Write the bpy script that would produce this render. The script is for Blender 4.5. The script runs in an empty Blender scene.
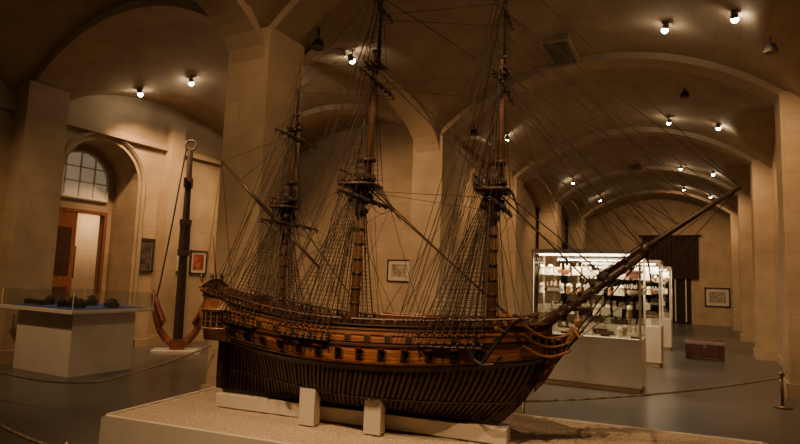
import bpy, math, random
from mathutils import Vector, Matrix
random.seed(7)
sc = bpy.context.scene
D = bpy.data

# ------------------------------------------------------------------ materials
def new_mat(name):
    m = D.materials.new(name); m.use_nodes = True
    nt = m.node_tree
    return m, nt, nt.nodes["Principled BSDF"]

def mat(name, col, rough=0.6, var=0.25, scale=8.0, bump=0.0, metal=0.0, stretch=None):
    m, nt, b = new_mat(name)
    b.inputs["Roughness"].default_value = rough
    b.inputs["Metallic"].default_value = metal
    tc = nt.nodes.new("ShaderNodeTexCoord")
    mp = nt.nodes.new("ShaderNodeMapping")
    if stretch: mp.inputs["Scale"].default_value = stretch
    nt.links.new(tc.outputs["Object"], mp.inputs["Vector"])
    n = nt.nodes.new("ShaderNodeTexNoise")
    n.inputs["Scale"].default_value = scale; n.inputs["Detail"].default_value = 5
    nt.links.new(mp.outputs[0], n.inputs["Vector"])
    r = nt.nodes.new("ShaderNodeValToRGB")
    r.color_ramp.elements[0].position = 0.3; r.color_ramp.elements[1].position = 0.7
    r.color_ramp.elements[0].color = [c*(1-var) for c in col]+[1]
    r.color_ramp.elements[1].color = [min(1, c*(1+var)) for c in col]+[1]
    nt.links.new(n.outputs["Fac"], r.inputs[0])
    nt.links.new(r.outputs[0], b.inputs["Base Color"])
    if bump > 0:
        bp = nt.nodes.new("ShaderNodeBump"); bp.inputs["Strength"].default_value = bump
        bp.inputs["Distance"].default_value = 0.02
        nt.links.new(n.outputs["Fac"], bp.inputs["Height"])
        nt.links.new(bp.outputs[0], b.inputs["Normal"])
    return m

def stone(name, col, mode, bw, rh, contrast=0.12, rough=0.85, mortar=0.006, bump=0.25, mdark=0.8):
    m, nt, b = new_mat(name)
    b.inputs["Roughness"].default_value = rough
    g = nt.nodes.new("ShaderNodeNewGeometry")
    s = nt.nodes.new("ShaderNodeSeparateXYZ"); nt.links.new(g.outputs["Position"], s.inputs[0])
    c = nt.nodes.new("ShaderNodeCombineXYZ")
    if mode == "wall":
        a = nt.nodes.new("ShaderNodeMath"); a.operation = "ADD"
        nt.links.new(s.outputs[0], a.inputs[0]); nt.links.new(s.outputs[1], a.inputs[1])
        nt.links.new(a.outputs[0], c.inputs[0]); nt.links.new(s.outputs[2], c.inputs[1])
    elif mode == "vault":
        nt.links.new(s.outputs[1], c.inputs[0]); nt.links.new(s.outputs[0], c.inputs[1])
    else:
        nt.links.new(s.outputs[0], c.inputs[0]); nt.links.new(s.outputs[1], c.inputs[1])
    br = nt.nodes.new("ShaderNodeTexBrick")
    br.inputs["Scale"].default_value = 1.0
    br.inputs["Brick Width"].default_value = bw; br.inputs["Row Height"].default_value = rh
    br.inputs["Mortar Size"].default_value = mortar; br.inputs["Mortar Smooth"].default_value = 0.4
    br.inputs["Color1"].default_value = [x*(1-contrast) for x in col]+[1]
    br.inputs["Color2"].default_value = [x*(1+contrast) for x in col]+[1]
    br.inputs["Mortar"].default_value = [x*mdark for x in col]+[1]
    nt.links.new(c.outputs[0], br.inputs["Vector"])
    n = nt.nodes.new("ShaderNodeTexNoise"); n.inputs["Scale"].default_value = 1.7; n.inputs["Detail"].default_value = 8
    nt.links.new(g.outputs["Position"], n.inputs["Vector"])
    r = nt.nodes.new("ShaderNodeValToRGB")
    r.color_ramp.elements[0].position = 0.3; r.color_ramp.elements[0].color = (0.76, 0.74, 0.70, 1)
    r.color_ramp.elements[1].position = 0.7; r.color_ramp.elements[1].color = (1, 1, 1, 1)
    nt.links.new(n.outputs["Fac"], r.inputs[0])
    mx = nt.nodes.new("ShaderNodeMix"); mx.data_type = "RGBA"; mx.blend_type = "MULTIPLY"
    mx.inputs[0].default_value = 1.0
    nt.links.new(br.outputs["Color"], mx.inputs[6]); nt.links.new(r.outputs[0], mx.inputs[7])
    nt.links.new(mx.outputs[2], b.inputs["Base Color"])
    bp = nt.nodes.new("ShaderNodeBump"); bp.inputs["Strength"].default_value = bump; bp.inputs["Distance"].default_value = 0.01
    bp.invert = True
    nt.links.new(br.outputs["Fac"], bp.inputs["Height"]); nt.links.new(bp.outputs[0], b.inputs["Normal"])
    return m

def emis(name, col, st):
    m, nt, b = new_mat(name)
    b.inputs["Base Color"].default_value = (*col, 1)
    b.inputs["Emission Color"].default_value = (*col, 1)
    b.inputs["Emission Strength"].default_value = st
    return m

def glass(name, amount=0.06):
    m, nt, b = new_mat(name)
    out = nt.nodes["Material Output"]
    t = nt.nodes.new("ShaderNodeBsdfTransparent"); t.inputs[0].default_value = (0.95, 0.96, 0.95, 1)
    g = nt.nodes.new("ShaderNodeBsdfGlossy"); g.inputs["Roughness"].default_value = 0.05
    mx = nt.nodes.new("ShaderNodeMixShader"); mx.inputs[0].default_value = amount
    nt.links.new(t.outputs[0], mx.inputs[1]); nt.links.new(g.outputs[0], mx.inputs[2])
    nt.links.new(mx.outputs[0], out.inputs[0])
    return m

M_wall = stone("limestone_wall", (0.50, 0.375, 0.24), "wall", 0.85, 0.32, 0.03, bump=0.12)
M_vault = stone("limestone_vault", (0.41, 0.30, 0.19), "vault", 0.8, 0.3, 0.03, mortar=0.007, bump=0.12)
M_floor = stone("stone_floor", (0.115, 0.108, 0.103), "floor", 1.0, 0.6, 0.05, rough=0.3, mortar=0.004, bump=0.1)
M_rib = mat("limestone_rib", (0.44, 0.325, 0.21), 0.85, 0.10, 2.0, 0.08)
M_white = mat("cream_paint", (0.70, 0.64, 0.54), 0.6, 0.05, 3)
M_gravel = mat("gravel", (0.56, 0.45, 0.33), 0.95, 0.5, 90, 0.9)
M_plank1 = mat("hull_plank_light", (0.29, 0.115, 0.045), 0.34, 0.42, 9, 0.1, stretch=(1, 6, 14))
M_plank2 = mat("hull_plank_mid", (0.21, 0.082, 0.033), 0.34, 0.42, 9, 0.1, stretch=(1, 6, 14))
M_plank3 = mat("hull_plank_dark", (0.12, 0.047, 0.02), 0.38, 0.40, 9, 0.1, stretch=(1, 6, 14))
M_wale = mat("hull_wale", (0.03, 0.017, 0.01), 0.4, 0.3, 12)
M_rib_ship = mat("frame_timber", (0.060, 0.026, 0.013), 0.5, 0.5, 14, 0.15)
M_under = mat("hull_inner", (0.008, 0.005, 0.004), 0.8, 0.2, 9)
M_spar = mat("spar_wood", (0.19, 0.085, 0.036), 0.4, 0.35, 12)
M_darkspar = mat("spar_dark", (0.05, 0.026, 0.014), 0.45, 0.3, 12)
M_rope = mat("tarred_rope", (0.035, 0.024, 0.016), 0.8, 0.3, 30)
M_rope2 = mat("hemp_line", (0.17, 0.115, 0.07), 0.8, 0.3, 30)
M_deck = mat("deck_wood", (0.28, 0.17, 0.09), 0.6, 0.25, 10)
M_gold = mat("carved_gilt", (0.30, 0.17, 0.07), 0.4, 0.4, 40, 0.4)
M_red = mat("port_red", (0.15, 0.035, 0.02), 0.5, 0.2, 12)
M_black = mat("black_metal", (0.012, 0.011, 0.01), 0.5, 0.2, 8)
M_iron = mat("dark_iron", (0.045, 0.024, 0.018), 0.7, 0.4, 14, 0.3)
M_ironred = mat("rust_red_iron", (0.20, 0.06, 0.035), 0.65, 0.35, 10, 0.3)
M_bulb = emis("lamp_bulb", (1.0, 0.86, 0.62), 90)
M_glass = glass("case_glass", 0.06)
M_blue = mat("blue_cloth", (0.05, 0.12, 0.42), 0.8, 0.15, 10)
M_curtain = mat("curtain_cloth", (0.045, 0.025, 0.02), 0.9, 0.3, 6)
M_dark = mat("opening_shade", (0.02, 0.014, 0.01), 0.9, 0.2, 4)  # near-black flat fill, paints the shade inside door openings
M_door = mat("door_wood", (0.26, 0.09, 0.045), 0.45, 0.25, 5, stretch=(4, 4, 0.6))
M_frame = mat("picture_frame", (0.05, 0.03, 0.015), 0.4, 0.2, 10)
M_mount = mat("picture_paper", (0.60, 0.53, 0.42), 0.8, 0.08, 6)
M_print = mat("picture_print", (0.33, 0.28, 0.20), 0.8, 0.55, 9)
M_redpr = mat("picture_red_print", (0.30, 0.075, 0.045), 0.7, 0.6, 9)
M_dkpr = mat("picture_dark_print", (0.07, 0.055, 0.045), 0.6, 0.7, 9)
M_window = emis("window_pane_glow", (0.75, 0.62, 0.42), 0.16)
M_chest = mat("chest_wood", (0.07, 0.025, 0.018), 0.45, 0.3, 8)
M_cordr = mat("barrier_rope", (0.26, 0.20, 0.14), 0.85, 0.3, 40)
M_brass = mat("post_metal", (0.25, 0.18, 0.10), 0.4, 0.1, 10, 0, 0.7)
M_ivory = mat("ivory_model", (0.78, 0.70, 0.56), 0.6, 0.15, 10)
M_vent = mat("vent_grille", (0.10, 0.08, 0.06), 0.6, 0.1, 10)
M_bulb_soft = emis("strip_lamp", (1, 0.85, 0.62), 11)

# ------------------------------------------------------------------ mesh builder
class MB:
    def __init__(s): s.v=[]; s.f=[]; s.mi=[]; s.m=[]
    def idx(s, m):
        if m not in s.m: s.m.append(m)
        return s.m.index(m)
    def add(s, vs, fs, m):
        o=len(s.v); s.v.extend([tuple(p) for p in vs]); k=s.idx(m)
        for f in fs: s.f.append([i+o for i in f]); s.mi.append(k)
    def box(s, c, d, m, rz=0, rot=None):
        x,y,z=[t/2 for t in d]
        P=[(-x,-y,-z),(x,-y,-z),(x,y,-z),(-x,y,-z),(-x,-y,z),(x,-y,z),(x,y,z),(-x,y,z)]
        R=rot if rot else Matrix.Rotation(rz,3,'Z')
        s.add([Vector(c)+R@Vector(p) for p in P],[(3,2,1,0),(4,5,6,7),(0,1,5,4),(1,2,6,5),(2,3,7,6),(3,0,4,7)],m)
    def bb(s, a, b, m):
        s.box([(a[i]+b[i])/2 for i in range(3)],[abs(b[i]-a[i]) for i in range(3)],m)
    def tube(s, p, q, r1, r2, n, m, cap=True):
        p=Vector(p); q=Vector(q); d=q-p
        if d.length<1e-6: return
        d.normalize(); up=Vector((0,0,1)) if abs(d.z)<0.9 else Vector((1,0,0))
        a=d.cross(up).normalized(); b=d.cross(a)
        vs=[]
        for c,r in ((p,r1),(q,r2)):
            for i in range(n):
                t=2*math.pi*i/n; vs.append(c+a*math.cos(t)*r+b*math.sin(t)*r)
        fs=[(i,(i+1)%n,n+(i+1)%n,n+i) for i in range(n)]
        if cap: fs+= [tuple(range(n-1,-1,-1)),tuple(range(n,2*n))]
        s.add(vs,fs,m)
    def path(s, pts, r, n, m):
        for i in range(len(pts)-1): s.tube(pts[i],pts[i+1],r,r,n,m,True)
    def sph(s, c, r, m, n=10, sz=1.0):
        vs=[];fs=[]
        k=n//2
        for j in range(k+1):
            ph=math.pi*j/k
            for i in range(n):
                t=2*math.pi*i/n
                vs.append((c[0]+r*math.sin(ph)*math.cos(t),c[1]+r*math.sin(ph)*math.sin(t),c[2]+r*sz*math.cos(ph)))
        for j in range(k):
            for i in range(n):
                fs.append((j*n+i,(j+1)*n+i,(j+1)*n+(i+1)%n,j*n+(i+1)%n))
        s.add(vs,fs,m)
    def grid(s, rows, m, closed=False):
        nr=len(rows); nc=len(rows[0]); vs=[p for r in rows for p in r]; fs=[]
        for j in range(nr-1):
            for i in range(nc-1 if not closed else nc):
                fs.append((j*nc+i,j*nc+(i+1)%nc,(j+1)*nc+(i+1)%nc,(j+1)*nc+i))
        s.add(vs,fs,m)
    def build(s, name, parent=None, smooth=False, loc=None, rz=0, bevel=0):
        me=D.meshes.new(name); me.from_pydata(s.v,[],s.f)
        for m in s.m: me.materials.append(m)
        me.polygons.foreach_set("material_index", s.mi)
        if smooth: me.polygons.foreach_set("use_smooth",[True]*len(s.f))
        me.update()
        o=D.objects.new(name,me); sc.collection.objects.link(o)
        if parent: o.parent=parent
        if loc: o.location=loc
        o.rotation_euler[2]=rz
        if bevel:
            b=o.modifiers.new("bevel","BEVEL"); b.width=bevel; b.segments=2; b.limit_method='ANGLE'
        return o

def empty(name, loc=(0,0,0), rz=0):
    e=D.objects.new(name,None); e.empty_display_size=0.2
    sc.collection.objects.link(e); e.location=loc; e.rotation_euler[2]=rz
    return e

# ------------------------------------------------------------------ room
XL,XM,XR=-10.5,-5.1,1.6
YB,YF=-4.0,30.0
YC=12.5
PY=[0.1,5.55,11.0,16.45,21.9,27.35]
def arc(x,c,h,sp,rise):
    R=(h*h+rise*rise)/(2*rise); zc=sp+rise-R
    dx=min(h,abs(x-c)); return zc+math.sqrt(R*R-dx*dx)
def zb(x):
    return arc(x,-1.75,3.35,4.6,1.4) if x>=XM else arc(x,-7.8,2.7,4.6,1.15)
def zc(y):
    k=round((y-0.1-2.725)/5.45); cy=0.1+2.725+k*5.45
    t=min(1,abs(y-cy)/2.38)
    return 4.35+0.95*math.sqrt(max(0,1-t*t))
def zceil(x,y): return max(zb(x),zc(y))

mb=MB(); mb.bb((XL-2.6,YB-0.2,-0.2),(XR+0.3,YF+0.3,0),M_floor); mb.build("floor")
def ceil_patch(x0,x1,y0,y1,nx,ny):
    rows=[]
    for j in range(ny+1):
        y=y0+(y1-y0)*j/ny
        rows.append([(x0+(x1-x0)*i/nx,y,zceil(x0+(x1-x0)*i/nx,y)) for i in range(nx+1)])
    return rows
mb=MB()
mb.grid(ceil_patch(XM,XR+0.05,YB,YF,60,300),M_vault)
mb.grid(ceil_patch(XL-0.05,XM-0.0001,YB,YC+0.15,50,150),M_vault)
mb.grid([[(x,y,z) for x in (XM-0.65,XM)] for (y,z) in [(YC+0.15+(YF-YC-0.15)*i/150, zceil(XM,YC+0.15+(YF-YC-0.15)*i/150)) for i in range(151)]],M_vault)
def rib(mb,y,x0,x1,w=0.5,t=0.13):
    n=40; rows=[[],[],[],[]]
    for i in range(n+1):
        x=x0+(x1-x0)*i/n; xx=min(max(x,x0+1e-4),x1-1e-4); z=zb(xx)
        rows[0].append((x,y-w/2,z+0.05)); rows[1].append((x,y-w/2,z-t)); rows[2].append((x,y+w/2,z-t)); rows[3].append((x,y+w/2,z+0.05))
    mb.grid(rows,M_rib,False)
cb=MB()
for y in PY: rib(cb,y,XM,XR)
for y in (0.1,5.55,11.0): rib(cb,y,XL,XM)
for k in range(len(PY)-1):
    rows=[[],[],[],[]]
    for i in range(41):
        y=PY[k]+0.3+(4.85)*i/40; z=zc(y)
        for r,(x,zz) in enumerate(((XM-0.28,z+0.06),(XM-0.28,z-0.1),(XM+0.28,z-0.1),(XM+0.28,z+0.06))): rows[r].append((x,y,zz))
    cb.grid(rows,M_rib)
nweb=len(mb.f)
o=len(mb.v); mb.v+=cb.v; k=mb.idx(M_rib)
for f in cb.f: mb.f.append([i+o for i in f]); mb.mi.append(k)
ce=mb.build("ceiling")
ce.data.polygons.foreach_set("use_smooth",[i<nweb for i in range(len(mb.f))])

def pillar(mb,x0,x1,y0,y1,ztop):
    mb.bb((x0,y0,0),(x1,y1,ztop),M_wall)
    mb.bb((x0-0.04,y0-0.04,0),(x1+0.04,y1+0.04,0.22),M_rib)
mb=MB(); mb.bb((XR,YB,0),(XR+0.25,YF,5.5),M_wall)
for y in PY: pillar(mb,XR-0.4,XR+0.02,y-0.35,y+0.35,4.85)
mb.build("wall_right")
mb=MB()
for y in PY: pillar(mb,XM-0.35,XM+0.35,y-0.35,y+0.35,4.75)
mb.build("arcade_piers")  # row of free-standing piers, no wall between them
mb=MB(); mb.bb((XL-0.25,YF,0),(XR+0.25,YF+0.25,6.2),M_wall)
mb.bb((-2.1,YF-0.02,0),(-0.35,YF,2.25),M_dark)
mb.bb((-2.2,YF-0.06,0),(-2.1,YF,2.3),M_rib); mb.bb((-0.35,YF-0.06,0),(-0.25,YF,2.3),M_rib)
for i in range(4): mb.bb((-1.95+i*0.45,YF-0.04,0.1),(-1.9+i*0.45,YF-0.01,2.1),M_white)
mb.build("wall_far")
mb=MB(); mb.bb((XL-0.25,YB-0.25,0),(XR+0.25,YB,6.2),M_wall); mb.build("wall_back")
mb=MB(); mb.bb((XL,YC,0),(XM-0.5,YC+0.2,6.0),M_wall); mb.build("wall_cross")
mb=MB(); mb.bb((XM-0.7,YC+0.2,0),(XM-0.5,YF,5.6),M_wall)
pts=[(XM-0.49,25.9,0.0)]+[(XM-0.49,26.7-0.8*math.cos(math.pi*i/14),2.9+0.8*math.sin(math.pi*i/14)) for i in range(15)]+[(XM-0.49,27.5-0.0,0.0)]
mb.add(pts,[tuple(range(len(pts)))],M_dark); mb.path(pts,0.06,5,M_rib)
mb.build("wall_nave_left")
AY0,AY1,ASP,AR=6.15,7.75,3.4,0.8
ac=(AY0+AY1)/2
mb=MB()
T=XL-0.8
mb.bb((T,YB,0),(XL,AY0,5.7),M_wall)
mb.bb((T,AY1,0),(XL,YC+0.2,5.7),M_wall)
N=20
top=[(ac-AR*math.cos(math.pi*i/N),ASP+AR*math.sin(math.pi*i/N)) for i in range(N+1)]
mb.grid([[(XL,y,5.7) for y,z in top],[(XL,y,z) for y,z in top],[(T,y,z) for y,z in top]],M_wall)
DY0,DY1,DZ=6.35,7.55,2.75
bk=T-0.1
mb.bb((bk,AY0-0.1,0),(T,DY0,ASP+1),M_wall); mb.bb((bk,DY1,0),(T,AY1+0.1,ASP+1),M_wall)
mb.bb((bk,DY0,DZ),(T,DY1,ASP+1),M_wall)
mb.bb((bk-1.6,5.2,0),(bk-1.5,8.9,3.2),M_wall)
mb.bb((bk-1.6,5.1,0),(bk,5.2,3.2),M_wall); mb.bb((bk-1.6,8.9,0),(bk,9.0,3.2),M_wall)
mb.bb((bk-1.6,5.1,3.2),(bk,9.0,3.3),M_wall)
for y in (0.1,5.55,11.0): pillar(mb,XL-0.02,XL+0.4,y-0.35,y+0.35,4.8)
pillar(mb,XL-0.02,XL+0.22,8.35,8.7,4.9)
mb.build("wall_left")
mb=MB()
g=0.004
mb.bb((T+g,DY0-0.07,g),(T+0.06,DY0,DZ+0.07),M_door); mb.bb((T+g,DY1,g),(T+0.06,DY1+0.07,DZ+0.07),M_door)
mb.bb((T+g,DY0,DZ),(T+0.06,DY1,DZ+0.07),M_door)
mb.bb((T+0.005,DY0,0.02),(T+0.05,DY0+0.62,DZ),M_door)
for zz in (0.75,1.95): mb.bb((T+0.05,DY0+0.10,zz-0.48),(T+0.065,DY0+0.52,zz+0.48),M_chest)
mb.sph((T+0.08,DY0+0.57,1.1),0.03,M_brass,8)
mb.build("door_1")
mb=MB()
wz=3.05
pts=[(T+0.02,ac-0.62,wz)]+[(T+0.02,ac-0.62*math.cos(math.pi*i/16),3.4+0.62*math.sin(math.pi*i/16)) for i in range(17)]+[(T+0.02,ac+0.62,wz)]
mb.add(pts,[tuple(range(len(pts)))],M_window)
fr=[(T+0.04,p[1],p[2]) for p in pts]; mb.path(fr+[fr[0]],0.03,6,M_white)
for a in (-0.31,0,0.31): mb.bb((T+0.02,ac+a-0.012,wz),(T+0.05,ac+a+0.012,3.4+math.sqrt(0.62**2-a*a)),M_white)
for z in (3.4,3.7): mb.bb((T+0.02,ac-0.6 if z==3.4 else ac-0.53,z-0.012),(T+0.05,ac+0.6 if z==3.4 else ac+0.53,z+0.012),M_white)
mb.build("window_1")
mb=MB()
o=[(XL+0.03,ac-0.92*math.cos(math.pi*i/N),ASP+0.92*math.sin(math.pi*i/N)) for i in range(N+1)]
o=[(XL+0.03,AY0-0.12,0.0)]+o+[(XL+0.03,AY1+0.12,0.0)]
for i in range(len(o)-1): mb.tube(o[i],o[i+1],0.045,0.045,4,M_rib)
mb.build("trim_1")
mb=MB()
mb.bb((XL,5.9,4.28),(XL+0.10,12.5,4.38),M_rib); mb.bb((XL,YB,4.28),(XL+0.10,5.2,4.38),M_rib)
mb.build("trim_2")
mb=MB(); mb.bb((XR-0.04,YB,0),(XR,YF,0.16),M_rib); mb.build("baseboard_right")
mb=MB(); mb.bb((XL,YB,0),(XL+0.04,AY0-0.2,0.16),M_rib); mb.bb((XL,AY1+0.2,0),(XL+0.04,YC,0.16),M_rib); mb.build("baseboard_left")

mb=MB(); rows=[[],[]]
for i in range(141):
    x=-2.45+2.45*i/140; w=0.06*math.sin(i*0.55)
    rows[0].append((x,YF-0.16+w,4.15)); rows[1].append((x+0.02*math.sin(i*.3),YF-0.16+w*1.2,2.12))
mb.grid(rows,M_curtain); mb.tube((-2.6,YF-0.16,4.17),(0.12,YF-0.16,4.17),0.03,0.03,8,M_black)
for x in (-2.5,0.05): mb.tube((x,YF-0.16,4.17),(x,YF-0.001,4.17),0.02,0.02,6,M_black)
mb.build("curtain",smooth=True)

# ------------------------------------------------------------------ pictures
def picture(c,w,h,facing,pr,fw=0.04,mount=0.06):
    mb=MB()
    if facing=="x":
        b=lambda u0,u1,z0,z1,d0,d1,m: mb.bb((c[0]+d0,c[1]+u0,c[2]+z0),(c[0]+d1,c[1]+u1,c[2]+z1),m)
    else:
        b=lambda u0,u1,z0,z1,d0,d1,m: mb.bb((c[0]+u0,c[1]-d1,c[2]+z0),(c[0]+u1,c[1]-d0,c[2]+z1),m)
    W,H=w/2,h/2
    b(-W,W,-H,-H+fw,0,0.04,M_frame); b(-W,W,H-fw,H,0,0.04,M_frame)
    b(-W,-W+fw,-H,H,0,0.04,M_frame); b(W-fw,W,-H,H,0,0.04,M_frame)
    b(-W+fw,W-fw,-H+fw,H-fw,0,0.02,M_mount)
    k=fw+mount
    b(-W+k,W-k,-H+k,H-k,0.02,0.024,pr)
    mb.build("framed_picture")
picture((-6.68,YC,1.83),0.66,0.56,"y",M_print,0.03,0.09)
picture((XL,8.05,1.94),0.40,0.72,"x",M_dkpr,0.05,0.01)
picture((XL,8.97,1.85),0.34,0.5,"x",M_mount,0.02,0.03)
picture((XL,9.5,1.85),0.5,0.55,"x",M_redpr,0.03,0.06)
picture((0.72,YF,1.3),1.05,0.9,"y",M_print,0.07,0.12)
picture((XM-0.5,19.2,1.9),1.0,1.1,"x",M_dkpr,0.05,0.05)
picture((bk-1.5,7.7,1.75),0.6,0.75,"x",M_dkpr,0.05,0.02)

# ------------------------------------------------------------------ lights
LC=(1.0,0.60,0.29)
def spot_fixture(p, aim, energy=120, cone=120, r=0.05):
    x,y,z=p; zt=zceil(x,y)
    for yy in PY:
        if abs(y-yy)<0.27: zt=min(zt,zb(x)-0.13)
    mb=MB()
    mb.tube((x,y,zt),(x,y,zt-0.02),0.05,0.05,12,M_vent)
    mb.tube((x,y,zt-0.01),(x,y,z+0.05),0.008,0.008,8,M_vent)
    d=(Vector(aim)-Vector(p)).normalized(); P=Vector(p)
    mb.tube(P-d*0.09,P-d*0.01,0.035,0.055,14,M_vent)
    mb.sph(P+d*0.012,r,M_bulb,12)
    o=mb.build("ceiling_spotlight")
    if energy>0:
        L=D.lights.new("lamp","SPOT"); L.energy=energy; L.color=LC; L.spot_size=math.radians(cone); L.spot_blend=0.9
        L.shadow_soft_size=0.05
        lo=D.objects.new("lamp",L); sc.collection.objects.link(lo); lo.parent=o
        lo.location=P+d*0.09; lo.rotation_euler=d.to_track_quat('-Z','Y').to_euler()
    return o
spot_fixture((0.49,8.6,5.33),(1.0,11.0,1.8),300,100)
spot_fixture((-0.41,9.4,5.68),(-2.0,11.5,0),290,115)
spot_fixture((0.45,14.6,5.36),(0.9,16.8,1.2),250,105)
spot_fixture((-4.17,13.3,5.2),(-4.9,16.4,2.0),280,100)
spot_fixture((-4.74,7.06,5.0),(-4.9,10.7,2.6),330,85)
spot_fixture((-9.74,7.06,5.1),(-10.3,8.8,1.2),270,110)
spot_fixture((-9.0,7.65,5.42),(-9.9,9.4,1.0),280,105)
spot_fixture((0.45,20.5,5.36),(0.6,22.5,0.8),210,110)
spot_fixture((-0.5,21.0,5.7),(-1,24,0),110,120)
spot_fixture((-3.9,20.2,5.25),(-4.6,22,1.5),190,105)
spot_fixture((0.45,25.5,5.36),(0.3,29.5,1.2),220,100)
spot_fixture((-0.5,25.5,5.7),(-1.2,30,2),110,120)
spot_fixture((-3.7,25.0,5.3),(-3,29,1),120,120)
spot_fixture((-0.6,15.0,5.7),(-2.0,18,0),120,120)
spot_fixture((-3.6,1.2,5.2),(-3.4,4.2,1.0),660,64)
spot_fixture((-1.2,1.0,5.7),(-1.4,4.2,0.9),660,58)
spot_fixture((0.4,3.2,5.3),(-1.0,4.3,1.0),270,76)
spot_fixture((-2.6,1.6,5.6),(-5.1,5.5,2.8),300,60)  # out-of-view spotlight, added to brighten the near pier
spot_fixture((-7.8,2.0,5.5),(-8.6,6.0,0.5),440,80)
spot_fixture((-7.9,8.7,5.5),(-6.7,12.5,1.6),290,90)  # added lamp kept out of sight behind the pier, brightens the cross wall
spot_fixture((-8.2,9.2,5.5),(-10.4,9.4,1.5),260,80)  # second added lamp out of sight, brightens the left wall
def glow(p,e,r=0.05):
    mb=MB(); mb.tube((p[0],p[1],3.2),(p[0],p[1],p[2]+0.12),0.015,0.015,8,M_black); mb.sph((p[0],p[1],p[2]+0.08),0.05,M_bulb,10)
    o=mb.build("vestibule_lamp")
    L=D.lights.new("lamp","POINT"); L.energy=e; L.color=(1,0.68,0.40); L.shadow_soft_size=r
    lo=D.objects.new("lamp",L); sc.collection.objects.link(lo); lo.location=(p[0],p[1],p[2]-0.1); lo.parent=o
glow((bk-0.8,8.3,2.8),40)

def speaker(p):
    x,y,z=p; zt=zceil(x,y)
    mb=MB(); mb.tube((x,y,zt),(x,y,z),0.015,0.015,6,M_black); mb.tube((x,y,z+0.04),(x,y,z-0.06),0.06,0.10,14,M_black)
    mb.tube((x,y,z-0.06),(x,y,z-0.08),0.10,0.08,14,M_vent)
    mb.build("ceiling_speaker")
speaker((-4.6,6.0,zceil(-4.6,6.0)-0.22)); speaker((-4.45,11.7,zceil(-4.45,11.7)-0.15)); speaker((0.95,9.2,zceil(.95,9.2)-0.15)); speaker((-0.2,12.6,zceil(-.2,12.6)-.12))
def vent(x,y):
    z=zceil(x,y); mb=MB()
    mb.box((x,y,z-0.05),(0.5,1.1,0.10),M_rib)
    for i in range(5): mb.box((x-0.17+i*0.085,y,z-0.11),(0.06,0.98,0.025),M_vent)
    mb.build("ceiling_vent")
vent(-2.2,10.15); vent(-1.95,21.2)

# ------------------------------------------------------------------ display cases
def item_model(mb,c,L,m):
    n=10
    ring=lambda w,z:[(c[0]+L*0.5*math.cos(2*math.pi*i/n),c[1]+w*math.sin(2*math.pi*i/n),z) for i in range(n)]
    mb.grid([ring(L*0.06,c[2]+0.03),ring(L*0.13,c[2]+0.09)],m,True)
    mb.add(ring(L*0.13,c[2]+0.09),[tuple(range(n))],m)
    mb.box((c[0],c[1],c[2]+0.015),(L*0.5,0.05,0.03),M_chest)
    for k in (-0.25,0.02,0.27):
        mb.tube((c[0]+k*L,c[1],c[2]+0.08),(c[0]+k*L,c[1],c[2]+0.09+L*0.45),0.006,0.004,5,M_spar)
        for q in (0.2,0.34): mb.box((c[0]+k*L,c[1],c[2]+0.09+L*q),(0.012,L*0.16,L*0.11),M_ivory)
def glass_case(x0,x1,y0,y1,zb_,zt,seed,light=22):
    random.seed(seed)
    e=empty("display_case",((x0+x1)/2,(y0+y1)/2,0))
    W=(x1-x0)/2; H=(y1-y0)/2
    mb=MB()
    mb.bb((-W+0.03,-H+0.03,0),(W-0.03,H-0.03,0.08),M_rib)
    mb.bb((-W,-H,0.08),(W,H,zb_),M_white)
    for sx in (-1,1):
        for sy in (-1,1): mb.bb((sx*W,sy*H,zb_),(sx*(W-0.03),sy*(H-0.03),zt),M_white)
    mb.bb((-W-.01,-H-.01,zt),(W+.01,H+.01,zt+0.07),M_white)
    mb.build("cabinet",e)
    mb=MB()
    mb.bb((-W+.03,-H+.005,zb_),(W-.03,-H+.01,zt),M_glass); mb.bb((-W+.03,H-.01,zb_),(W-.03,H-.005,zt),M_glass)
    mb.bb((-W+.005,-H+.03,zb_),(-W+.01,H-.03,zt),M_glass); mb.bb((W-.01,-H+.03,zb_),(W-.005,H-.03,zt),M_glass)
    lv=[zb_+0.33,zb_+0.66,zb_+0.97]
    for z in lv: mb.bb((-W+.04,-H+.08,z-0.008),(W-.04,H-.08,z),M_glass)
    mb.build("glass_panes",e)
    mb=MB()
    for z in [zb_]+lv:
        for yy in (-H*0.45,H*0.4):
            x=-W+0.12
            while x<W-0.15:
                k=random.random(); y=yy+random.uniform(-0.05,0.05)
                if k<0.3:
                    L=random.uniform(0.2,0.3); item_model(mb,(x+0.08,y,z),L,random.choice([M_chest,M_ivory,M_spar])); x+=L+0.03
                elif k<0.7:
                    mb.tube((x,y,z),(x,y,z+0.1),0.05,0.035,10,random.choice([M_gold,M_ivory])); mb.sph((x,y,z+0.13),0.045,M_ivory,8); x+=0.15
                else:
                    mb.box((x,y,z+0.07),(0.13,0.02,0.14),M_ivory,rz=random.uniform(-.2,.2)); mb.box((x,y+0.09,z+0.03),(0.1,0.1,0.06),M_spar); x+=0.18
    mb.build("exhibits",e)
    mb=MB(); mb.bb((-W+0.1,-H+0.10,zt-0.03),(W-0.1,-H+0.15,zt),M_bulb_soft); mb.build("light_strip",e)
    L=D.lights.new("case_lamp","AREA"); L.energy=light; L.color=(1,0.75,0.48); L.shape='RECTANGLE'; L.size=2*W-0.2; L.size_y=0.06
    lo=D.objects.new("case_lamp",L); sc.collection.objects.link(lo); lo.parent=e; lo.location=(0,-H+0.125,zt-0.04); lo.rotation_euler=(math.radians(18),0,0)
glass_case(-2.5,-0.8,9.43,10.25,0.81,2.13,1,60)
glass_case(-2.4,-0.72,12.9,13.8,0.81,2.13,2,50)
glass_case(-2.4,-0.68,16.6,17.5,0.81,2.13,3,44)
glass_case(-2.4,-0.9,21.5,22.3,0.81,2.13,4,34)

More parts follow.
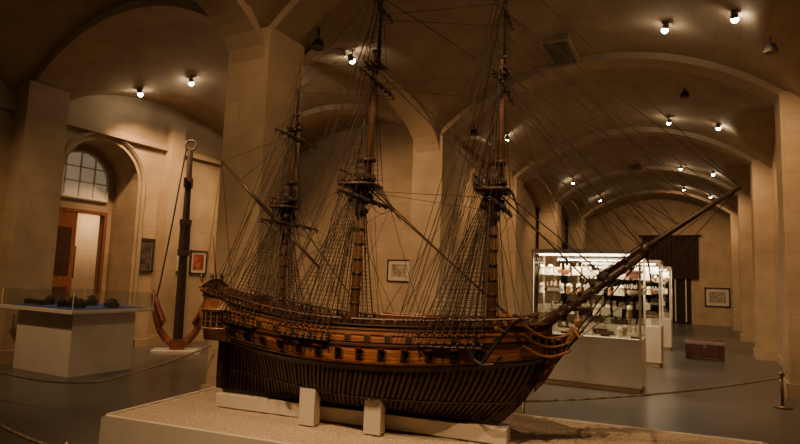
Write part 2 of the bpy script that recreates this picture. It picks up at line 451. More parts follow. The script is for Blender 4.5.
# low vitrine at left
e=empty("display_counter",(-8.95,5.72,0))
mb=MB(); mb.bb((-0.72,-0.55,0),(0.72,0.5,0.94),M_white); mb.bb((-0.95,-0.72,0.94),(0.95,0.68,0.99),M_white)
mb.bb((-0.86,-0.62,0.99),(0.86,0.58,1.0),M_blue)
mb.build("plinth",e)
mb=MB()
for a,b in (((-.93,-.70,.99),(.93,-.695,1.24)),((-.93,.655,.99),(.93,.66,1.24)),((-.93,-.70,.99),(-.925,.66,1.24)),((.925,-.70,.99),(.93,.66,1.24)),((-.93,-.70,1.24),(.93,.66,1.246))): mb.bb(a,b,M_glass)
mb.build("glass_cover",e)
mb=MB()
for x0 in (-.93,.93):
    for y0 in (-.70,.66): mb.tube((x0,y0,.99),(x0,y0,1.25),.008,.008,4,M_white)
for (x,y,r) in ((-0.5,-0.2,0.08),(0.1,-0.35,0.07),(0.3,-0.3,0.09),(0.55,-0.35,0.08),(0.7,0.1,0.08),(0.0,0.2,0.09),(0.45,0.2,0.07)):
    mb.tube((x,y,1.0),(x,y,1.0+r),r,r*1.15,12,M_black); mb.sph((x,y,1.0+r*1.1),r*0.8,M_iron,10)
mb.tube((-0.7,-0.45,1.05),(-0.2,-0.45,1.05),0.05,0.035,10,M_black); mb.box((-0.45,-0.45,1.01),(0.3,0.1,0.03),M_spar)
mb.build("exhibits",e)

# ------------------------------------------------------------------ large anchor standing by the left wall
mb=MB()
mb.box((0,0,0.03),(0.9,0.5,0.06),M_white)
lean=Vector((-0.02,0.0,4.12))
b0=Vector((0,0,0.14)); t0=b0+lean*0.97
mb.tube(b0,b0+lean*0.35,0.095,0.085,8,M_iron); mb.tube(b0+lean*0.35,t0,0.085,0.05,8,M_iron)
mb.box(b0,(0.26,0.2,0.26),M_ironred)
for sg in (-1,1):
    P=[b0+Vector((sg*a,0,c)) for a,c in ((0.02,0.02),(0.20,0.10),(0.36,0.32),(0.46,0.62),(0.52,1.0))]
    for i in range(4): mb.tube(P[i],P[i+1],0.09-0.012*i,0.08-0.012*i,8,M_ironred)
    a=P[2]; c=P[4]
    mb.add([a+Vector((-sg*.03,0,0)),a+Vector((-sg*.10,-.17,.16)),c+Vector((-sg*.02,0,.08)),a+Vector((-sg*.10,.17,.16)),
            a+Vector((-sg*.0,0,0.02)),a+Vector((-sg*.05,-.17,.18)),c+Vector((sg*.03,0,.1)),a+Vector((-sg*.05,.17,.18))],
           [(0,1,2,3),(7,6,5,4),(0,4,5,1),(1,5,6,2),(2,6,7,3),(3,7,4,0)],M_ironred)
s0=b0+lean*0.80
mb.tube(s0+Vector((0,-0.5,0)),s0,0.03,0.06,8,M_iron); mb.tube(s0,s0+Vector((0,0.5,0)),0.06,0.03,8,M_iron)
mb.box(s0,(0.16,0.2,0.2),M_iron)
for k in (0.45,0.6): mb.box(b0+lean*k,(0.21,0.21,0.12),M_iron)
mb.tube(b0+lean*0.45,b0+lean*0.6,0.11,0.10,8,M_iron)
R=[t0+Vector((0.10*math.cos(i*math.pi/8),0,0.09+0.10*math.sin(i*math.pi/8))) for i in range(17)]
mb.path(R,0.025,6,M_iron)
mb.path([t0+Vector((-.08,0,.08)),b0+lean*0.6+Vector((-.25,0,0)),b0+lean*0.3+Vector((-.40,0,0)),b0+Vector((-.48,0,.8))],0.016,5,M_rope)
mb.build("ship_anchor",loc=(-9.25,8.0,0),rz=math.radians(42))

# chest
mb=MB()
mb.box((0,0,0.2),(0.8,0.42,0.30),M_chest)
for x in (-.36,.36):
    for y in (-.17,.17): mb.box((x,y,0.03),(0.06,0.06,0.06),M_chest)
rows=[]
for i in range(9):
    a=math.pi*i/8; rows.append([(-.41,-.22*math.cos(a),.35+.12*math.sin(a)),(.41,-.22*math.cos(a),.35+.12*math.sin(a))])
mb.grid(rows,M_chest)
for x in (-.41,.41): mb.add([(x,-.22*math.cos(math.pi*i/8),.35+.12*math.sin(math.pi*i/8)) for i in range(9)],[tuple(range(9))],M_chest)
for x in (-.28,.28): mb.box((x,-.215,0.2),(0.05,0.012,0.3),M_iron)
mb.box((0,-.22,.33),(0.07,0.02,0.09),M_brass)
mb.build("wooden_chest",loc=(0.08,15.2,0))

# ------------------------------------------------------------------ rope barriers
def barrier(pts, posts, hgt=0.43):
    mb=MB()
    for (x,y) in posts:
        mb.tube((x,y,0),(x,y,0.03),0.12,0.11,16,M_brass); mb.tube((x,y,0.03),(x,y,hgt),0.02,0.02,10,M_brass); mb.sph((x,y,hgt+0.03),0.04,M_brass,10)
    for a,b,sag in pts:
        a=Vector(a); b=Vector(b); L=[]
        for i in range(21):
            t=i/20; p=a.lerp(b,t); p.z-=sag*4*t*(1-t); L.append(p)
        mb.path(L,0.012,6,M_cordr)
    mb.build("rope_barrier",smooth=True)
barrier([((1.0,9.7,0.42),(-1.6,5.75,0.42),0.06),((1.0,9.7,0.42),(1.15,10.6,0.42),0.02)],[(1.0,9.7),(-1.6,5.75)])
barrier([((-5.3,5.1,0.72),(-5.7,3.95,0.40),0.03),((-5.7,3.95,0.40),(-7.6,3.7,0.42),0.08),((-7.6,3.7,0.42),(-10.0,3.7,0.42),0.08)],[(-7.6,3.7),(-10.0,3.7)])
barrier([((-5.9,2.7,0.43),(-3.6,2.3,0.43),0.05)],[(-5.9,2.7),(-3.6,2.3)])

# ------------------------------------------------------------------ plinth
OX,OY,RZ=-2.57,4.05,math.radians(7.5)
mb=MB()
mb.bb((-1.86,-0.78,0),(3.2,1.0,0.40),M_white)
nx,ny=170,60; rows=[]
for j in range(ny+1):
    rows.append([(-1.82+(4.99)*i/nx,-0.74+1.70*j/ny,0.405+random.uniform(0,0.012)) for i in range(nx+1)])
mb.grid(rows,M_gravel)
for a,b in (((-1.86,-.78,.40),(3.2,-.745,.418)),((-1.86,.965,.40),(3.2,1.0,.418)),((-1.86,-.78,.40),(-1.825,1.0,.418)),((3.165,-.78,.40),(3.2,1.0,.418))): mb.bb(a,b,M_white)
mb.build("ship_plinth",loc=(OX-0.02,OY,0),rz=RZ)

# ------------------------------------------------------------------ SHIP
ship=empty("ship_model",(OX,OY,0),RZ)
K0=0.56
def sheer(s): return 1.245+0.215*max(0,-s/1.44)**1.8+0.075*max(0,s/1.6)**2
def ends(w):
    sf=1.20+0.38*(1-(1-w)**2.2)
    sa=-1.25-0.06*w-(0 if w<0.58 else 0.12*((w-0.58)/0.42)**1.2)
    return sa,sf
def XS(s): return (s+1.385)/2.95
def hp(xi,w,side=1,off=0.0):
    def base(xi,w):
        xi=min(max(xi,0),1); ww=min(max(w,0),1)
        sa,sf=ends(ww); s=sa+xi*(sf-sa); z=K0+w*(sheer(s)-K0)
        q=min(1,ww/0.62); B=0.42*(1-(1-q)**2.5)**0.62
        if ww>0.62: B*=1-0.17*((ww-0.62)/0.38)**1.4
        xm=0.56
        if xi<xm:
            t=xi/xm; pa=2.6-2.15*min(1,ww/0.72)
            tr=0 if ww<0.5 else 0.60*min(1,(ww-0.5)/0.22)**0.7
            g=math.sin(math.pi/2*t)**pa; g=tr+(1-tr)*g
        else:
            t=(1-xi)/(1-xm); pf=1.15-0.72*ww
            g=math.sin(math.pi/2*min(1,t))**pf
        return Vector((s,-side*max(0.018,B*g),z))
    p=base(xi,w)
    if off:
        e=0.004
        du=base(min(xi+e,1),w)-base(max(xi-e,0),w); dv=base(xi,min(w+e,1))-base(xi,max(w-e,0))
        n=du.cross(dv)
        if n.length<1e-9: n=Vector((0,-side,0))
        n.normalize()
        if n.y*(-side)<0: n=-n
        if abs(p.y)<0.03: n=Vector((0.0,-side,0)) if xi<0.5 else Vector((0.7,-side*0.7,0))
        p=p+n*off
    return p
def wb(xi):
    return 0.535+0.10*max(0,(xi-0.5)/0.5)**2
def XI(n):
    return [0.5*(i/n)+0.5*(1-(1-i/n)**1.8) for i in range(n+1)]
xs=XI(70)
mb=MB()
for side in (1,-1):
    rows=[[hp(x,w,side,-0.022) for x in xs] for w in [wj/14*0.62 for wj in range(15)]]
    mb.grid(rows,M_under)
    NS=13; pm=[M_plank3,M_plank2,M_plank1,M_plank1,M_plank2,M_plank1,M_plank2,M_plank3,M_plank2,M_plank1,M_plank2,M_plank3,M_plank2]
    for k in range(NS):
        r0=[];r1=[];r2=[];r3=[]
        for x in xs:
            b=wb(x); a0=b+(1-b)*k/NS; a1=b+(1-b)*(k+1)/NS-0.003
            r0.append(hp(x,a0,side,-0.012)); r1.append(hp(x,a0,side,0)); r2.append(hp(x,a1,side,0)); r3.append(hp(x,a1,side,-0.012))
        mb.grid([r0,r1,r2,r3],pm[k])
    def band(f0,f1,off,m,x0=0.0,x1=1.0):
        R=[[],[],[],[]]
        for x in [x0+(x1-x0)*t for t in xs]:
            b=wb(x); a0=b+(1-b)*f0; a1=b+(1-b)*f1
            R[0].append(hp(x,a0,side,-0.01));R[1].append(hp(x,a0,side,off));R[2].append(hp(x,a1,side,off));R[3].append(hp(x,a1,side,-0.01))
        mb.grid(R,m)
    band(-0.03,0.07,0.014,M_wale); band(0.11,0.15,0.010,M_plank3)
    band(0.50,0.545,0.012,M_wale); band(0.60,0.62,0.008,M_plank3)
    band(0.77,0.79,0.010,M_plank2); band(0.88,0.90,0.008,M_plank3); band(0.97,1.0,0.018,M_wale)
    mb.grid([[hp(x,0.86,side,-0.03) for x in xs],[hp(x,1.0,side,-0.03) for x in xs],[hp(x,1.0,side,0.015) for x in xs]],M_plank3)
    def port(xi,f,sz,m=M_under,lid=True):
        b=wb(xi); w=b+(1-b)*f; dx=sz/2.85; dw=sz/0.72
        for (k,o,mm) in ((1.35,0.010,M_plank3),(1.0,0.014,m)):
            q=[hp(xi-dx*k/2,w-dw*k/2,side,o),hp(xi+dx*k/2,w-dw*k/2,side,o),hp(xi+dx*k/2,w+dw*k/2,side,o),hp(xi-dx*k/2,w+dw*k/2,side,o)]
            qi=[hp(xi-dx*k/2,w-dw*k/2,side,-.01),hp(xi+dx*k/2,w-dw*k/2,side,-.01),hp(xi+dx*k/2,w+dw*k/2,side,-.01),hp(xi-dx*k/2,w+dw*k/2,side,-.01)]
            mb.add(q+qi,[(0,1,2,3),(0,4,5,1),(1,5,6,2),(2,6,7,3),(3,7,4,0)],mm)
        if lid:
            a=hp(xi-dx/2,w+dw/2,side,.014);c=hp(xi+dx/2,w+dw/2,side,.014)
            u=Vector((0,-side*0.042,0.02))
            mb.add([a,c,c+u,a+u,a+Vector((0,0,.008)),c+Vector((0,0,.008)),c+u+Vector((0,0,.008)),a+u+Vector((0,0,.008))],[(0,1,2,3),(7,6,5,4),(0,4,5,1),(1,5,6,2),(2,6,7,3),(3,7,4,0)],M_red)
            mb.tube(hp(xi,w,side,-0.02),hp(xi,w,side,0.0)+Vector((0,-side*0.05,0)),0.012,0.009,8,M_black)
    for i in range(13): port(0.11+0.062*i,0.33,0.050)
    for i in range(12): port(0.06+0.056*i,0.69,0.040,lid=False)
    for i in range(3): port(0.79+0.05*i,0.69,0.036,lid=False)
mb.build("hull",ship)
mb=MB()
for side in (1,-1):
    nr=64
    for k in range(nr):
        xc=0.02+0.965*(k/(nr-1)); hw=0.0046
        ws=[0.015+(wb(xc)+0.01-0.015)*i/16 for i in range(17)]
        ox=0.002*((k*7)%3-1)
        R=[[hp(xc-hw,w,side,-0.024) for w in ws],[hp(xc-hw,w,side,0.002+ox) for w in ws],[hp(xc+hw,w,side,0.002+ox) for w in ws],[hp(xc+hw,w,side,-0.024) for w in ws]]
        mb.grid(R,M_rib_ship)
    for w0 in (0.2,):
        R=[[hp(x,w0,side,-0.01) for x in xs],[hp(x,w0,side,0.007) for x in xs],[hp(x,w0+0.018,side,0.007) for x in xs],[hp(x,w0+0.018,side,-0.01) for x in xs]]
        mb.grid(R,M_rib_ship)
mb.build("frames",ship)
mb=MB()
mb.bb((-1.28,-0.022,0.538),(1.22,0.022,0.575),M_wale)
R=[[],[],[],[]]
for i in range(21):
    w=i/20; s=ends(w)[1]; z=K0+w*(sheer(s)-K0)
    R[0].append((s-0.04,-0.022,z)); R[1].append((s+0.035,-0.022,z-0.01)); R[2].append((s+0.035,0.022,z-0.01)); R[3].append((s-0.04,0.022,z))
mb.grid(R,M_wale)
def plate(pts,hw,m):
    n=len(pts); vs=[(a,-hw,c) for a,c in pts]+[(a,hw,c) for a,c in pts]
    mb.add(vs,[tuple(range(n)),tuple(range(2*n-1,n-1,-1))]+[(i,(i+1)%n,n+(i+1)%n,n+i) for i in range(n)],m)
plate([(-1.24,0.56),(-1.285,0.56),(-1.33,1.10),(-1.28,1.10)],0.022,M_wale)
plate([(-1.288,0.56),(-1.36,0.57),(-1.365,0.80),(-1.36,1.0),(-1.36,1.12),(-1.335,1.12)],0.016,M_wale)
for z in (0.66,0.82,0.98): mb.box((-1.32,0,z),(0.08,0.045,0.02),M_black)
plate([(1.48,0.80),(1.56,0.88),(1.62,0.98),(1.66,1.07),(1.71,1.15),(1.77,1.23),(1.74,1.26),(1.68,1.21),(1.58,1.17),(1.54,1.05)],0.02,M_plank3)
mb.tube((1.72,0,1.19),(1.78,0,1.29),0.03,0.04,10,M_gold); mb.sph((1.795,0,1.335),0.032,M_gold,10,1.2)
for sy in (-1,1): mb.tube((1.76,sy*0.035,1.29),(1.81,sy*0.045,1.23),0.012,0.009,6,M_gold)
for sy in (-1,1):
    for k,(z0,z1) in enumerate(((1.31,1.25),(1.24,1.19),(1.16,1.13))):
        L=[]
        for i in range(13):
            t=i/12; L.append((1.43+0.31*t,sy*(0.19*(1-t)**1.1+0.02),z0+(z1-z0)*t-0.06*math.sin(math.pi*t)))
        mb.path(L,0.011,6,M_plank2 if k!=1 else M_plank3)
    for i in range(5):
        t=0.15+i*0.17; y=sy*(0.19*(1-t)**1.1+0.02)
        mb.tube((1.43+.31*t,y,1.31-.06*t-0.06*math.sin(math.pi*t)),(1.43+.31*t,y*0.8,1.14-0.06*math.sin(math.pi*t)),0.01,0.01,5,M_plank3)
    mb.tube((1.35,sy*0.2,1.31),(1.46,sy*0.42,1.37),0.018,0.018,4,M_plank3)
    c=Vector((1.24,sy*0.41,1.14))
    mb.tube(c+Vector((.12,0,.16)),c+Vector((-.06,0,-.10)),0.010,0.014,6,M_black)
    mb.path([c+Vector((-.16,0,.0)),c+Vector((-.12,0,-.08)),c+Vector((-.06,0,-.11)),c+Vector((.02,0,-.10)),c+Vector((.07,0,-.04))],0.012,6,M_black)
    mb.tube(c+Vector((.05,-.10,.16)),c+Vector((.10,.10,.10)),0.014,0.014,6,M_spar)
mb.add([(1.46,-.16,1.25),(1.72,-.02,1.19),(1.72,.02,1.19),(1.46,.16,1.25)],[(0,1,2,3)],M_deck)
mb.build("head_and_keel",ship)
mb=MB()
ws=[0.5+0.5*i/10 for i in range(11)]
rows=[]
for w in ws:
    a=hp(0,w,1,0); b=hp(0,w,-1,0)
    rows.append([Vector((a.x-0.03*math.sin(math.pi*t/8),a.y+(b.y-a.y)*t/8,a.z)) for t in range(9)])
mb.grid(rows,M_plank2)
for w,th in ((0.72,0.02),(0.86,0.02),(1.0,0.03)):
    a=hp(0,w,1,0); mb.path([(a.x-0.035*math.sin(math.pi*t/8)-0.01,a.y*(1-t/4),a.z) for t in range(9)],th*0.6,6,M_gold)
for i in range(6):
    t=(i+0.5)/6; a=hp(0,0.79,1,0)
    mb.box((a.x-0.045,a.y*(1-2*t),a.z),(0.02,0.062,0.075),M_under); mb.box((a.x-0.057,a.y*(1-2*t),a.z),(0.005,0.07,0.008),M_gold)
    for q in (-.035,.035): mb.box((a.x-0.055,a.y*(1-2*t)+q,a.z),(0.02,0.01,0.09),M_gold)
a=hp(0,1.0,1,0)
top=[(a.y*(1-t/6),a.z+0.075*math.sin(math.pi*t/12)) for t in range(13)]
mb.grid([[(a.x-0.02,y,a.z-0.01) for y,z in top],[(a.x-0.05,y,z+0.02) for y,z in top],[(a.x-0.02,y,z+0.02) for y,z in top]],M_gold)
for sy in (-1,1):
    c=hp(0.055,0.78,-sy,0); cy=abs(c.y)
    rows=[]
    for z,k in ((c.z-0.19,0.1),(c.z-0.14,0.4),(c.z-0.09,0.85),(c.z-0.07,1.0),(c.z+0.07,1.0),(c.z+0.085,1.1),(c.z+0.12,0.6),(c.z+0.17,0.2)):
        rows.append([(c.x-0.13+0.28*t/8, sy*(cy-0.03+0.085*k*math.sin(math.pi*(0.12+0.8*t/8))), z) for t in range(9)])
    mb.grid(rows,M_plank2)
    for t in (1.5,3,4.5,6):
        y=sy*(cy-0.03+0.087*math.sin(math.pi*(0.12+0.8*t/8)))
        mb.box((c.x-0.13+0.28*t/8,y,c.z),(0.036,0.012,0.10),M_under); mb.box((c.x-0.13+0.28*t/8-0.025,y,c.z),(0.009,0.022,0.13),M_gold)
        for zz in (-.02,.02): mb.box((c.x-0.13+0.28*t/8,y,c.z+zz),(0.036,0.018,0.004),M_gold)
    for dz in (-0.08,0.08): mb.path([(c.x-0.13+0.28*t/8, sy*(cy-0.02+0.095*math.sin(math.pi*(0.12+0.8*t/8))), c.z+dz) for t in range(9)],0.008,5,M_gold)
for y in (-0.14,0,0.14):
    mb.tube((-1.45,y,1.47),(-1.50,y,1.53),0.006,0.006,5,M_black); mb.tube((-1.50,y,1.53),(-1.50,y,1.57),0.014,0.020,8,M_gold); mb.tube((-1.50,y,1.57),(-1.50,y,1.60),0.022,0.004,8,M_black)
mb.build("stern_gallery",ship)

mb=MB()
rows=[[hp(x,0.87,1,-0.03) for x in xs],[Vector((hp(x,0.87,1,-0.03).x,0,hp(x,0.87,1).z+0.012)) for x in xs],[hp(x,0.87,-1,-0.03) for x in xs]]
mb.grid(rows,M_deck)
for s,w,l in ((-1.1,0.3,0.35),(-0.38,0.18,0.2),(0.3,0.2,0.3),(0.75,0.2,0.25)):
    z=hp(0.5,0.87).z if s>-0.8 else 1.36
    mb.box((s,0,z+0.03),(l,w,0.05),M_plank3)
    for i in range(5): mb.box((s-l/2+l*(i+0.5)/5,0,z+0.058),(0.012,w,0.008),M_deck)
for y,L in ((-0.12,0.55),(0.12,0.6)):
    n=14
    def ring(k,z): return [(0.5+L/2*math.cos(2*math.pi*i/n)*k,y+0.075*k*math.sin(2*math.pi*i/n),z) for i in range(n)]
    mb.grid([ring(0.5,1.25),ring(0.85,1.275),ring(1.0,1.32),ring(0.93,1.32),ring(0.7,1.28)],M_plank2,True)
mb.tube((-0.3,0,1.2),(-0.3,0,1.3),0.04,0.05,10,M_plank2); mb.tube((-0.95,0,1.25),(-0.95,0,1.33),0.012,0.012,6,M_plank2)
mb.box((1.28,0,1.36),(0.1,0.16,0.02),M_plank1)
for y in (-.06,.06): mb.tube((1.28,y,1.2),(1.28,y,1.36),0.012,0.012,6,M_plank1)
for side in (1,-1):
    last=None
    for i in range(60):
        xi=0.06+0.9*i/59; p=hp(xi,1.0,side,-0.006)
        h=0.045 if i%2 else 0.065
        mb.tube(p,p+Vector((0,0,h)),0.006,0.005,5,M_darkspar)
        q=p+Vector((0,0,0.045))
        if last is not None and not (28<i<31): mb.tube(last,q,0.010,0.010,5,M_darkspar)
        last=q
        if 8<i<56 and i%2==0:
            mb.sph(p+Vector((0,0,0.025)),random.uniform(0.018,0.028),random.choice([M_plank3,M_darkspar,M_wale]),6)
mb.build("deck_fittings",ship)

# masts and spars
sp=MB(); rg=MB()
RK=1.9
def line(p,q,r=0.0017,m=None,n=3):
    rg.tube(p,q,r*RK,r*RK,n,m or M_rope,False)
masts={"fore":(1.16,0.0,2.31,3.27,4.25,0.037),"main":(-0.01,0.023,2.38,3.45,4.50,0.042),"mizzen":(-0.725,0.0,2.20,2.93,3.60,0.029)}
def mx(n,z):
    s,rk,*_=masts[n]; return s+rk*(z-1.25)
def MP(n,z,y=0,ds=0): return Vector((mx(n,z)+ds,y,z))
for nm,(s,rk,zt,zx,ztr,r) in masts.items():
    sp.tube(MP(nm,0.9),MP(nm,zt+0.24),r,r*0.8,14,M_spar)
    for i in range(7):
        z=1.38+i*(zt-1.5)/7; sp.tube(MP(nm,z),MP(nm,z+0.025),r*1.06,r*1.06,14,M_darkspar)
    sp.box(MP(nm,zt-0.05),(0.10,0.09,0.12),M_darkspar)
    k=r/0.04; a=0.14*k
    tv=[(-a,-a*1.25),(a*0.6,-a*1.25),(a*1.05,-a*0.7),(a*1.05,a*0.7),(a*0.6,a*1.25),(-a,a*1.25)]
    c=MP(nm,zt); n=len(tv)
    vs=[(c.x+x,y,zt) for x,y in tv]+[(c.x+x,y,zt+0.022) for x,y in tv]
    sp.add(vs,[tuple(range(n-1,-1,-1)),tuple(range(n,2*n))]+[(i,(i+1)%n,n+(i+1)%n,n+i) for i in range(n)],M_darkspar)
    for i in range(7):
        y=-a*1.2+2.4*a*i/6; sp.tube((c.x-a,y,zt+.02),(c.x-a,y,zt+.13*k),0.005,0.005,4,M_darkspar)
    sp.tube((c.x-a,-a*1.2,zt+.13*k),(c.x-a,a*1.2,zt+.13*k),0.009,0.009,6,M_darkspar)
    for y in (-1,1):
        for i in range(4): sp.sph((c.x-a*0.8+i*a*0.45,y*a*1.2,zt+0.045),0.015,M_darkspar,6)
        sp.sph((c.x+a*.3,y*a*0.5,zt-0.07),0.036,M_darkspar,6); sp.sph((c.x-a*.5,y*a*0.6,zt-0.11),0.032,M_rope,6)
        sp.sph((c.x+a*.5,y*a*0.3,zt+0.08),0.036,M_rope,6)
        sp.box((c.x,y*0.03,zt+0.10),(0.09,0.035,0.16),M_darkspar)
        sp.sph((c.x+0.02,y*0.04,zt-0.2),0.03,M_rope,6)
    sp.box(MP(nm,zt+0.24,0,0.025),(0.14*k,0.08*k,0.035),M_darkspar)
    sp.tube(MP(nm,zt-0.02,0,0.05*k),MP(nm,zx+0.14,0,0.05*k),r*0.66,r*0.50,12,M_spar)
    c2=MP(nm,zx,0,0.05*k)
    for y in (-0.035*k,0.035*k): sp.box((c2.x,y,zx),(0.17*k,0.012,0.016),M_darkspar)
    for d in (-0.05*k,0.0,0.06*k): sp.box((c2.x+d,0,zx+0.012),(0.012,0.22*k,0.014),M_darkspar)
    sp.box((c2.x+0.012,0,zx+0.14),(0.07*k,0.04*k,0.022),M_darkspar); sp.sph((c2.x,0,zx-0.04),0.036*k,M_rope,7); sp.sph((c2.x+.02,0,zx+0.06),0.03*k,M_rope,7)
    sp.tube(MP(nm,zx-0.02,0,0.075*k),MP(nm,ztr,0,0.075*k),r*0.40,r*0.18,10,M_darkspar)
    sp.sph(MP(nm,ztr,0,0.075*k),0.012,M_gold,8,0.6)
    zr=zx+(ztr-zx)*0.62; sp.sph(MP(nm,zr,0,0.075*k),0.018*k,M_rope,6)
    ns={"fore":9,"main":9,"mizzen":7}[nm]
    for sy in (-1,1):
        side=-sy
        def chan(ds):
            return hp(XS(s-0.03+ds),0.80,side,0.055)
        feet=[]
        span=0.44 if nm!="mizzen" else 0.30
        for i in range(ns): feet.append(chan(-span*i/(ns-1)))
        for i in range(ns-1):
            p,q=feet[i],feet[i+1]; w1=Vector((0,-sy*0.06,0))
            sp.add([p,q,q+w1,p+w1,p-Vector((0,0,.014)),q-Vector((0,0,.014)),q+w1-Vector((0,0,.014)),p+w1-Vector((0,0,.014))],[(0,1,2,3),(7,6,5,4),(0,4,5,1)],M_wale)
        for p in feet:
            sp.sph(p+Vector((0,0,.018)),0.014,M_darkspar,6); sp.sph(p+Vector((0,-sy*0.004,.085)),0.014,M_darkspar,6)
            for d in (-.006,0,.006): line(p+Vector((d,0,.02)),p+Vector((d,-sy*.004,.085)),0.0011)
            line(p,p+Vector((0,-sy*0.045,-0.13)),0.0022,M_black)
        head=MP(nm,zt+0.02,sy*0.025)
        tops=[]
        for i,p in enumerate(feet):
            a0=p+Vector((0,0,.09)); b0=head+Vector((-0.006*i,0,0)); line(a0,b0,0.0024,n=4); tops.append((a0,b0))
        nrat=32
        for j in range(1,nrat):
            t=j/nrat*0.93
            line(tops[0][0].lerp(tops[0][1],t),tops[-1][0].lerp(tops[-1][1],t),0.0012)
        tm=MP(nm,zx-0.01,sy*0.012,0.05*k); T=[]
        for i in range(6):
            f=Vector((c.x-a*0.8+i*a*0.32,sy*a*1.2,zt+0.05)); T.append((f,tm)); line(f,tm,0.0019)
            line(f-Vector((0,0,.05)),MP(nm,zt-0.28,sy*0.035),0.0018)
        for j in range(1,22):
            t=j/22*0.95; line(T[0][0].lerp(T[0][1],t),T[-1][0].lerp(T[-1][1],t),0.0011)
        tg=MP(nm,zr,0,0.075*k)
        for d in (-0.05,0.0,0.06): line((c2.x+d*k,sy*0.11*k,zx+0.01),tg,0.0014)
        for j in range(1,12):
            t=j/12*0.9; line(Vector((c2.x-.05*k,sy*.11*k,zx)).lerp(tg,t),Vector((c2.x+.06*k,sy*.11*k,zx)).lerp(tg,t),0.001)
        for ds,z in ((-span-0.04,zx),(-span-0.07,zx),(-span-0.10,zx),(-span-0.13,zr),(-span-0.17,zr),(-span-0.2,ztr-0.1)):
            line(chan(ds),MP(nm,z,0,0.06*k),0.0017)
        for i in range(12):
            ds=0.16-i*0.06; line(hp(XS(s+ds),0.97,side,-0.02),MP(nm,zt+random.choice([-.08,.2,.6 if nm!="mizzen" else .3]),sy*0.03),0.0012,M_rope2 if i%2 else M_rope)
B0=Vector((1.36,0,1.145)); B1=Vector((2.26,0,1.86)); B2=Vector((2.85,0,2.315))
bd=(B1-B0).normalized()
sp.tube(B0,B1,0.040,0.029,14,M_darkspar)
up=Vector((-bd.z,0,bd.x))
sp.tube(B1-bd*0.38+up*0.045,B2,0.025,0.015,12,M_darkspar)
sp.box(B1+up*0.02,(0.05,0.07,0.10),M_darkspar); sp.sph(B1-bd*0.34+up*0.03,0.05,M_rope,8)
for t in (0.35,0.42,0.5,0.6,0.7,0.85):
    p=B0.lerp(B1,t); sp.tube(p,p+bd*0.03,0.048-0.012*t,0.048-0.012*t,12,M_rope)
    for sy in (-1,1): sp.sph(p+Vector((0,sy*0.045,-0.01)),0.022,M_darkspar,6); sp.sph(p+Vector((0,sy*0.03,0.045)),0.018,M_rope,6)
def yard(c,half,r,m=M_darkspar):
    c=Vector(c)
    for sy in (-1,1):
        sp.tube(c,c+Vector((0,sy*half*0.5,0)),r,r*0.85,10,m); sp.tube(c+Vector((0,sy*half*0.5,0)),c+Vector((0,sy*half,0)),r*0.85,r*0.4,10,m)
        sp.sph(c+Vector((0,sy*half*0.97,-0.02)),0.014,M_darkspar,6)
        P=[c+Vector((0,sy*half*t,-0.07*math.sin(math.pi*t)-0.01)) for t in (0,.2,.4,.6,.8,.95)]
        for i in range(5): line(P[i],P[i+1],0.0013)
    for t in (-.7,-.45,-.2,.2,.45,.7): sp.sph(c+Vector((0,half*t,-.02)),0.013,M_darkspar,6)
YARDS=[("main",2.27,0.58,0.022),("fore",2.20,0.48,0.021),("mizzen",2.06,0.48,0.016),("main",3.30,0.38,0.015),("fore",3.14,0.34,0.015),("mizzen",2.84,0.40,0.013),("main",3.98,0.24,0.010),("fore",3.76,0.22,0.010)]
for nm,z,h,r in YARDS:
    zt=masts[nm][2]; zx=masts[nm][3]; ztr=masts[nm][4]
    c=MP(nm,z,0,0.06 if z<zt else 0.09); yard(c,h,r)
    sp.sph(c-Vector((0.02,0,0)),r*2.0,M_rope,7)
    zh=zt+0.22 if z<zt else (zx+0.13 if z<zx else ztr-0.25)
    for sy in (-1,1):
        line(c+Vector((0,sy*h*0.96,0)),MP(nm,zh,sy*0.02,0.03),0.0014)
        line(c+Vector((0,sy*h*0.5,0)),MP(nm,zh,sy*0.02,0.03),0.0012)
        tgt={"main":MP("mizzen",min(z+0.1,3.3),sy*0.03),"fore":MP("main",min(z+0.15,4.2),sy*0.03),"mizzen":MP("main",max(1.5,z-0.3),sy*0.04)}[nm]
        if nm=="main" and z<2.5: tgt=Vector((-1.33,sy*0.27,1.44))
        line(c+Vector((0,sy*h*0.96,0)),tgt,0.0014)
        if z<zt:
            line(c+Vector((0,sy*h*0.9,0)),(c.x-0.35,sy*0.36,1.26),0.0013); line(c+Vector((0,sy*h*0.9,0)),(min(c.x+0.42,1.45),sy*0.28,1.28),0.0013)
cs=B0.lerp(B1,0.72)+Vector((0.02,0,-0.05)); yard(cs,0.34,0.014)
for sy in (-1,1):
    line(cs+Vector((0,sy*.34,0)),B1,0.0014); line(cs+Vector((0,sy*.34,0)),MP("fore",2.25,sy*.05),0.0013); line(cs+Vector((0,sy*.34,0)),(1.42,sy*.25,1.3),0.0013)
    line(B2,cs+Vector((0,sy*.30,0)),0.0014); line(B1,(1.46,sy*0.22,1.25),0.0018)
    line(B0.lerp(B1,0.3)+Vector((0,sy*.04,.10)),B1+Vector((0,sy*.04,.08)),0.0016)
la=Vector((-1.43,-0.06,2.66)); lb=Vector((-0.33,-0.06,1.68)); lm=la.lerp(lb,0.55)
sp.tube(la,lm,0.010,0.020,10,M_darkspar); sp.tube(lm,lb,0.020,0.011,10,M_darkspar); sp.sph(la.lerp(lb,0.6),0.035,M_rope,8)
for t in (0.0,0.2,0.4): line(la.lerp(lb,t),MP("mizzen",2.88),0.0014)
for sy in (-1,1): line(la,(-1.42,sy*.2,1.47),0.0014); line(lb,(-0.2,sy*.3,1.27),0.0014)
sp.tube((-1.43,0,1.44),(-1.52,0,1.95),0.008,0.005,6,M_spar)
def stay(a,b,r=0.0022): line(a,b,r*0.95,n=4)
